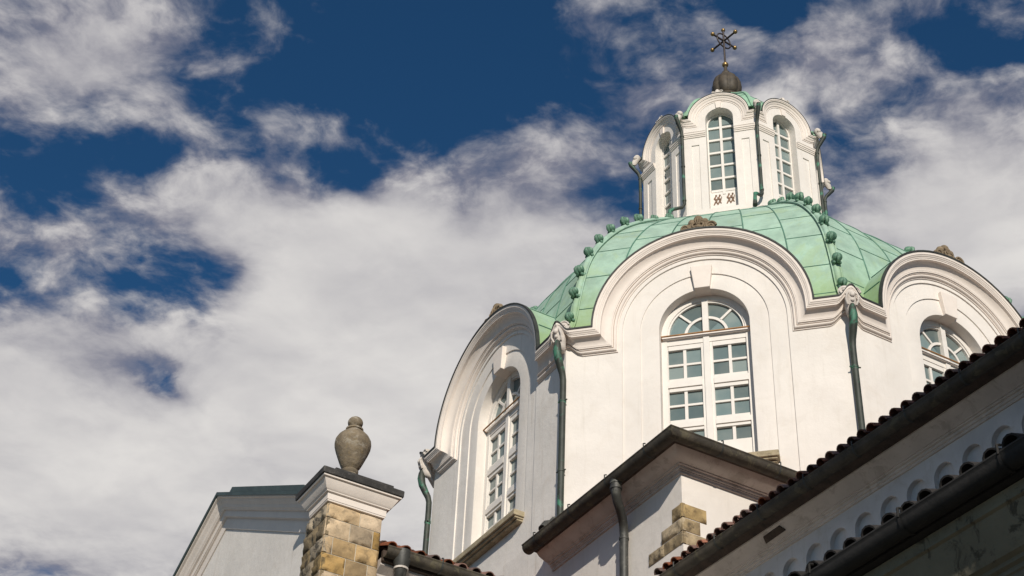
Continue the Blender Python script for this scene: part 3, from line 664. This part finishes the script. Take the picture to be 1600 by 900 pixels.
# ================================================================== cross on its bulb
XR = thing('rooftop_cross', 'dark iron cross with gilded ball ends and ring on a ribbed bulb, topping the lantern', 'cross', (0, 0, 12.56))
bl = MB(); lob = lambda a, z: .86 + .14*abs(cos(4*a+.4))**.5
bl.lathe([(.26, 12.78), (.34, 12.86), (.395, 12.98), (.41, 13.14), (.395, 13.31), (.345, 13.46), (.25, 13.58), (.12, 13.64)], nu=96, lobe=lob)
bl.lathe([(.40, 12.56), (.46, 12.61), (.40, 12.72), (.28, 12.80)], nu=32); bl.lathe([(.10, 13.62), (.13, 13.72), (.10, 13.80), (.05, 13.87), (.04, 14.06)], nu=20)
bl.build('bulb', BULB, XR, 50)
sh = MB(); sh.tube([(0, 0, 14.0), (0, 0, 15.44)], .028, 10); sh.build('shaft', IRON, XR, 50)
bb = MB(); bb.ball((0, 0, 14.10), .088); bb.build('ball', GOLD, XR, 60)
rgt = Vector((cos(YAW), -sin(YAW), 0)); near = Vector((-sin(YAW), -cos(YAW), 0))
d1 = (-.29*rgt + .2*near).normalized(); d2 = (.26*rgt + .35*near).normalized()
for d, ln in ((d1, .38), (d2, .42)):
    am = MB(); am.tube([-d*ln+Vector((0, 0, 15.05)), d*ln+Vector((0, 0, 15.05))], .028, 10); ao = am.build('arm', IRON, XR, 50)
    for s in (-1, 1):
        e = d*(ln+.03)*s + Vector((0, 0, 15.05)); ab = MB(); ab.ball(e, .062); ab.build('ball', GOLD, ao, 60)
tb = MB(); tb.ball((0, 0, 15.48), .06); tb.build('ball', GOLD, XR, 60)
rg = MB(); rg.tube([Vector((0, 0, 15.05)) + d1*.25*cos(2*pi*i/36) + Vector((0, 0, .25*sin(2*pi*i/36))) for i in range(37)], .022, 7, cap=False)
rg.build('ring', IRON, XR, 60)

# ------------------------------------------------------------------ roof tiles
def tile_roof(mb, e0, along, upv, length, slope_len, pitch, r=.088, rowlen=.36, jit=.012):
    """barrel tiles in rows; e0 eave start, along / upv unit vectors"""
    nr = along.cross(upv).normalized(); nr = nr if nr.z > 0 else -nr
    n = int(length/pitch); m_ = int(slope_len/rowlen)+1; ns = 6
    mb.add([e0-nr*.03+upv*.06, e0+along*length-nr*.03+upv*.06, e0+along*length+upv*slope_len-nr*.03, e0+upv*slope_len-nr*.03], [(0, 1, 2, 3)], 0, .2)
    for i in range(n):
        rows_n = m_ if slope_len < 3 or True else m_
        for j in range(rows_n):
            tn = random.random(); o_ = random.uniform(-jit, jit); lift = .012 if j else .0
            b0 = e0 + along*((i+.5)*pitch+o_) + upv*(j*rowlen + random.uniform(-.012, .012)*2)
            if j*rowlen > slope_len: continue
            ro, ru = r*random.uniform(.95, 1.05), r*.84; rws = []
            for off, rad, dn_ in ((0, ro-.016, 0), (0, ro, 0), (rowlen+.05, ru, -.02)):
                rws.append([b0 + upv*off + along*rad*cos(pi*q/ns) + nr*(rad*sin(pi*q/ns)*.95 + dn_ + .018) for q in range(ns+1)])
            inn = [b0 + upv*rowlen + along*(ru-.016)*cos(pi*q/ns) + nr*((ru-.016)*sin(pi*q/ns)*.95-.002) for q in range(ns+1)]
            mb.grid([inn]+rws, 0, tn)
        # pan tile lip between the covers
        b1 = e0 + along*((i+1)*pitch); pan = []
        for off in (0., .5):
            pan.append([b1 + upv*(off+.02) + along*.06*cos(pi+pi*q/4) + nr*(.05*sin(pi+pi*q/4)+.03) for q in range(5)])
        mb.grid(pan, 0, random.random())

# ================================================================== tile-roofed wing on the right
KW = .8912
zW = lambda z: z*KW - 1.998
WG = thing('tiled_wing', 'shaded white church wing with blind arches under a long mossy gutter and clay tile eave', 'church wing', Q(6.5, 6.5, -20))
WG.rotation_euler.z = R(1.0)                                # the wing stands a degree out of square
WA, W0, W1 = 6.5, 6.37, 20.0
EZ = zW(-5.0); sl_ = .46; upd = (-nv + Vector((0, 0, sl_))).normalized()
ww = MB(); ac, ap, ar = zW(-5.97), .567*KW, .197*KW
zlow, zfr = zW(-6.9), zW(-5.45)
a0 = 10.867*KW + 2.656 - 11*ap; na_ = int((W1-.4-a0)/ap)
for i in range(na_+1):
    cb = a0 + i*ap; l_, r_ = (cb-ap/2 if i else W0), (cb+ap/2 if i < na_ else W1)
    for s, e in ((-1, l_), (1, r_)):
        ww.grid([[Q(WA, cb+s*ar, zlow), Q(WA, cb+s*ar, ac)], [Q(WA, e, zlow), Q(WA, e, ac)]])
    arc = [(cb-ar*cos(pi*j/16), ac+ar*sin(pi*j/16)) for j in range(17)]
    ww.grid([[Q(WA, y, z) for y, z in arc], [Q(WA, l_ + (r_-l_)*j/16, zfr) for j in range(17)]])
    ww.add([Q(WA, cb-ar, ac), Q(WA, l_, ac), Q(WA, l_, zfr)], [(0, 1, 2)]); ww.add([Q(WA, cb+ar, ac), Q(WA, r_, ac), Q(WA, r_, zfr)], [(0, 1, 2)])
    full = [(cb-ar, zlow)] + arc + [(cb+ar, zlow)]
    ww.grid([[Q(WA, y, z) for y, z in full], [Q(WA-.075, y, z) for y, z in full]])
    pl = [Q(WA-.075, y, z) for y, z in full]; ww.add(pl, [list(range(len(pl)))])
ww.grid([[Q(WA, W0, -20), Q(WA, W1, -20)], [Q(WA, W0, zlow), Q(WA, W1, zlow)]])
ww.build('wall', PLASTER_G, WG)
fr_ = MB()                                                   # unseen tall wall, added to cast shade over the wing and aisle
fr_.hexa([Q(a, b_, z) for z in (-20, -.7) for a, b_ in ((-13, W1), (13.1, W1), (13.1, W1+.8), (-13, W1+.8))])
fr_.build('added_shade_wall', PLASTER_G, WG)
wp = [qp(WA, W0), qp(WA, W1)]
sc_ = lambda pr: [(p*KW, zW(z)) for p, z in pr]
wc = MB(); sweep(wc, wp, sc_([(-.01, -5.565), (.024, -5.56), (.028, -5.52), (.05, -5.51), (.055, -5.475), (.085, -5.465), (.09, -5.445), (.115, -5.44), (.12, -5.43), (.325, -5.31), (.325, -5.22), (-.01, -5.22)]), 0, True)
wc.build('eaves_cornice', TRIM_S, WG, 25)
wg = MB(); gutter(wg, wp, .55*KW, zW(-5.12)-.06, .088, 1.0, .5); sweep(wg, wp, sc_([(.32, -5.285), (.50, -5.27), (.50, -5.08), (.32, -5.08)]), 2, True)
wg.build('gutter', [GUTTER, LEAD, WOODB], WG, 40)
wt = MB(); tile_roof(wt, Q(7.07, W0, EZ-.08), n2v, upd, W1-W0, 7.6, .2335*KW, .080)
wt.grid([[Q(-7, W0, EZ), Q(-7, W1, EZ)], [Q(0, W0, EZ+7*sl_), Q(0, W1, EZ+7*sl_)]]); wt.build('tile_roof', TILE, WG, 50)
pa = MB()
cz = lambda p: zW(-5.43 + (p/KW-.12)/.205*.12) - .006
pa.hexa([Q(WA+p, b, cz(p)-d) for d in (.012, -.01) for b, p in ((8.50, .16), (8.95, .17), (8.92, .255), (8.55, .245))])
pa.build('bare_brick_patch', WOODB, WG)

# ================================================================== side aisle in front of it
KA = .89
zA = lambda z: z*KA - 2.02
AI = thing('side_aisle', 'dark side aisle in deep shade with black gutter and shade-darkened roof tiles at bottom right', 'church wing', Q(11, 14, -20))
AA, A0, A1 = 11.056, 8.0, 19.98
aw = MB(); ze = zA(-11.1)+.12; aw.grid([[Q(6.5, A0, -20), Q(AA, A0, -20), Q(AA, A1, -20)], [Q(6.5, A0, ze), Q(AA, A0, ze), Q(AA, A1, ze)]])
aw.add([Q(6.5, A0, ze), Q(AA, A0, ze), Q(6.5, A0, ze+1.9)], [(0, 1, 2)])
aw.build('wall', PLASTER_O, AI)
apth = [qp(AA, A0), qp(AA, A1)]
sa_ = lambda pr: [(p*KA, zA(z)) for p, z in pr]
ac_ = MB(); sweep(ac_, apth, sa_([(-.01, -11.72), (.03, -11.715), (.035, -11.65), (.055, -11.64), (.06, -11.60), (.10, -11.585), (.105, -11.55), (.16, -11.53), (.30, -11.25), (.31, -11.22), (.345, -11.21), (.35, -11.1), (-.01, -11.1)]), 0, True)
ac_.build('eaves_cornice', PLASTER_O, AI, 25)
ag = MB(); gutter(ag, apth, .50*KA, -11.80, .09, 1.1, .55); sweep(ag, apth, sa_([(.34, -11.09), (.42, -11.08), (.42, -10.96), (.34, -10.96)]), 2, True)
ag.build('gutter', [GUTTER_B, GUTTER_B, GUTTER_B], AI, 40)
at_ = MB(); upa = (-nv + Vector((0, 0, .40))).normalized(); tile_roof(at_, Q(11.53, A0, -11.745), n2v, upa, A1-A0, 5.3, .2335, .092)
at_.build('tile_roof', TILE_B, AI, 50)

# ================================================================== gabled chapel on the left
GC = thing('gabled_chapel', 'white gabled chapel front with moulded raking cornice and sandstone corner pier', 'chapel', Q(11.6, 0, -20))
FP, AZ, SLP = 11.77, -3.54, .495
gw = MB(); zt_ = lambda b: AZ-.15-SLP*abs(b)
for n_, rev in ((FP, 0), (FP-.45, 1)):
    pts = [Q(n_, -5, -20), Q(n_, 4.85, -20), Q(n_, 4.85, zt_(4.85)), Q(n_, 0, zt_(0)), Q(n_, -5, zt_(5))]; gw.add(pts, [list(range(5))])
gw.grid([[Q(FP-.2, 4.8, -20), Q(6.5, 4.8, -20)], [Q(FP-.2, 4.8, -6.85), Q(6.5, 4.8, -6.85)]])
gw.grid([[Q(FP-.2, -4.8, -20), Q(6.5, -4.8, -20)], [Q(FP-.2, -4.8, -6.85), Q(6.5, -4.8, -6.85)]])
gw.build('wall', PLASTER_L, GC)
RPROF = [(-.01, -.655), (.022, -.65), (.026, -.44), (.055, -.435), (.06, -.425), (.078, -.42), (.082, -.30), (.12, -.29), (.125, -.275), (.145, -.255), (.165, -.20), (.205, -.145), (.225, -.10), (.265, -.09), (.27, -.06)]
rk = MB(); rows = []
for p, h in RPROF: rows.append([Q(FP+p, -5.2, AZ+h-SLP*5.2), Q(FP+p, 0, AZ+h), Q(FP+p, 4.5, AZ+h-SLP*4.5)])
rk.grid(rows); rk.build('raking_cornice', TRIM, GC)
rc = MB(); rows = []
for p, h in ((.25, -.065), (.295, -.065), (.30, .0), (.0, .012), (-.45, .012), (-.45, -.5)): rows.append([Q(FP+p, -5.2, AZ+h-SLP*5.2), Q(FP+p, 0, AZ+h), Q(FP+p, 4.2, AZ+h-SLP*4.2)])
rc.grid(rows); rc.build('coping', GREENMET, GC)
rd_ = MB(); rows = []
for p, h in ((-.05, .0), (-.05, .09), (.03, .10), (.035, .20), (-.5, .21), (-.5, 0)): rows.append([Q(FP+p, -4, AZ+h-SLP*4), Q(FP+p, 0, AZ+h), Q(FP+p, 3.6, AZ+h-SLP*3.6)])
rd_.grid(rows)
for e in (0, -1): rd_.add([r[e] for r in rows], [list(range(len(rows)))])
rd_.build('ridge_flashing', GREENMET, GC)
# --- pier: rock-faced blocks
pi_ = MB(); pn1, pn0, pb1, pb0 = 11.914, 11.026, 5.0, 4.2
core = MB()
core.hexa([Q(pn0+.02, pb0, -20), Q(pn1-.02, pb0, -20), Q(pn1-.02, pb1-.02, -20), Q(pn0+.02, pb1-.02, -20), Q(pn0+.02, pb0, -6.2), Q(pn1-.02, pb0, -6.2), Q(pn1-.02, pb1-.02, -6.16), Q(pn0+.02, pb1-.02, -6.16)])
z = -6.15; ci = 0
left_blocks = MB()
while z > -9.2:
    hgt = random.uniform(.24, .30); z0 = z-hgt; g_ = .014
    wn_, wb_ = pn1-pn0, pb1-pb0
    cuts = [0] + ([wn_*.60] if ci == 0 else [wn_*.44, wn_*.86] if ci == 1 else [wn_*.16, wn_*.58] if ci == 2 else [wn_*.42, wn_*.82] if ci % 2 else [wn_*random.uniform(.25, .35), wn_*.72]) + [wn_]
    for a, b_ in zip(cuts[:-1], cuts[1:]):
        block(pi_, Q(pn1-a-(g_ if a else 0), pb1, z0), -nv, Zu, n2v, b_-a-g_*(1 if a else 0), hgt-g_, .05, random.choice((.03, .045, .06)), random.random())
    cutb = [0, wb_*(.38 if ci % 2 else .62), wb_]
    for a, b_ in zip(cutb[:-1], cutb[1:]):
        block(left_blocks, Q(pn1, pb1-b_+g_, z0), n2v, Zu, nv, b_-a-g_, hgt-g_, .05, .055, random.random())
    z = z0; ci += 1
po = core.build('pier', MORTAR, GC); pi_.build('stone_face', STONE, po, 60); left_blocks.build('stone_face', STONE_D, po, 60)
pth_ = [qp(FP, pb0+.22), qp(pn1, pb0+.22), qp(pn1, pb1), qp(pn0, pb1), qp(pn0, 4.3)]
PP = [(-.015, -6.165), (.026, -6.16), (.028, -6.14), (.036, -6.135), (.04, -6.035), (.072, -6.025), (.076, -6.01), (.10, -5.99), (.125, -5.94), (.155, -5.89), (.165, -5.865), (.195, -5.855), (.20, -5.83), (-.01, -5.83)]
pc_ = MB(); sweep(pc_, pth_, PP, 0, True); pc_.build('pier_cornice', TRIM, GC, 25)
ps = MB(); sweep(ps, pth_, [(.19, -5.83), (.222, -5.828), (.225, -5.725), (.20, -5.715), (-.3, -5.68), (-.3, -5.83)], 0, True)
ps.add([Q(pn1+.15, pb0+.08, -5.716), Q(pn1+.15, pb1+.15, -5.716), Q(pn0-.15, pb1+.15, -5.716), Q(pn0-.15, pb0-.15, -5.716)], [(0, 1, 2, 3)])
ps.hexa([Q(a, b_, z_) for z_ in (-5.71, -5.61) for a, b_ in ((11.90, 4.2), (11.90, 5.1), (10.93, 5.1), (10.93, 4.2))])
ps.build('pier_slab', SLATE, GC, bevel=.01)
# --- chapel side eaves
ept = [qp(6.5, 4.8), qp(11.0, 4.8)]; ept = [qp(11.0, 4.8), qp(6.5, 4.8)]
ec = MB(); sweep(ec, ept, [(-.01, -7.16), (.03, -7.155), (.035, -7.11), (.06, -7.10), (.065, -7.06), (.10, -7.05), (.11, -7.02), (.24, -6.93), (.24, -6.82), (-.01, -6.82)], 0, True); ec.build('eaves_cornice', TRIM_S, GC, 25)
eg = MB(); gutter(eg, ept, .36, -6.76, .10, 1.1, .9); sweep(eg, ept, [(.24, -6.90), (.30, -6.89), (.30, -6.72), (.24, -6.72)], 2, True); eg.build('gutter', [GUTTER, LEAD, WOODB], GC, 40)
et = MB(); upe = (-n2v + Vector((0, 0, .50))).normalized(); tile_roof(et, Q(10.98, 5.12, -6.66), -nv, upe, 4.5, 5.6, .232)
et.grid([[Q(6.5, 0, -4.12), Q(11.2, 0, -4.12)], [Q(6.5, -5.1, -6.7), Q(11.2, -5.1, -6.7)]]); et.build('tile_roof', TILE, GC, 50)
eh = MB(); eh.tube([Q(10.72, 5.16, -6.70), Q(10.72, 5.16, -6.86), Q(10.72, 5.155, -6.98), Q(10.72, 5.13, -7.1), Q(10.72, 5.0, -7.25), Q(10.72, 4.92, -7.4), Q(10.72, 4.92, -12)], [.135, .13, .10, .085, .08, .08, .08], 14)
eh.tube([Q(10.72, 5.155, -6.97), Q(10.72, 5.155, -7.0)], .112, 14, 1)
eh.build('downpipe', [PIPE_D, CREST_W], GC, 40)

# ================================================================== urn on the pier
um = MB(); uc = Q(11.47, 4.6, 0); ub = -5.34; K = 1.075
um.lathe([(r, ub+z*K) for r, z in [(.16, -.25), (.16, -.05), (.125, -.03), (.118, .0), (.132, .02), (.132, .055), (.108, .07), (.125, .09), (.155, .13), (.182, .19), (.215, .27), (.252, .36), (.278, .44), (.285, .50), (.277, .56), (.243, .62), (.185, .68), (.128, .72), (.118, .735), (.138, .74), (.138, .765), (.108, .775), (.10, .79)] + [(.120*cos(a), .875+.10*sin(a)) for a in [-.9+ (pi/2+.88)*i/9 for i in range(10)]]], (uc.x, uc.y), 40)
uo = um.build('stone_urn', URN, None, 35, org=(uc.x, uc.y, ub-.26))
tag(uo, 'lichen-covered stone urn with a ball top standing on the sandstone pier', 'urn')
for o in bpy.data.objects:
    if '_org' in o.keys(): del o['_org']
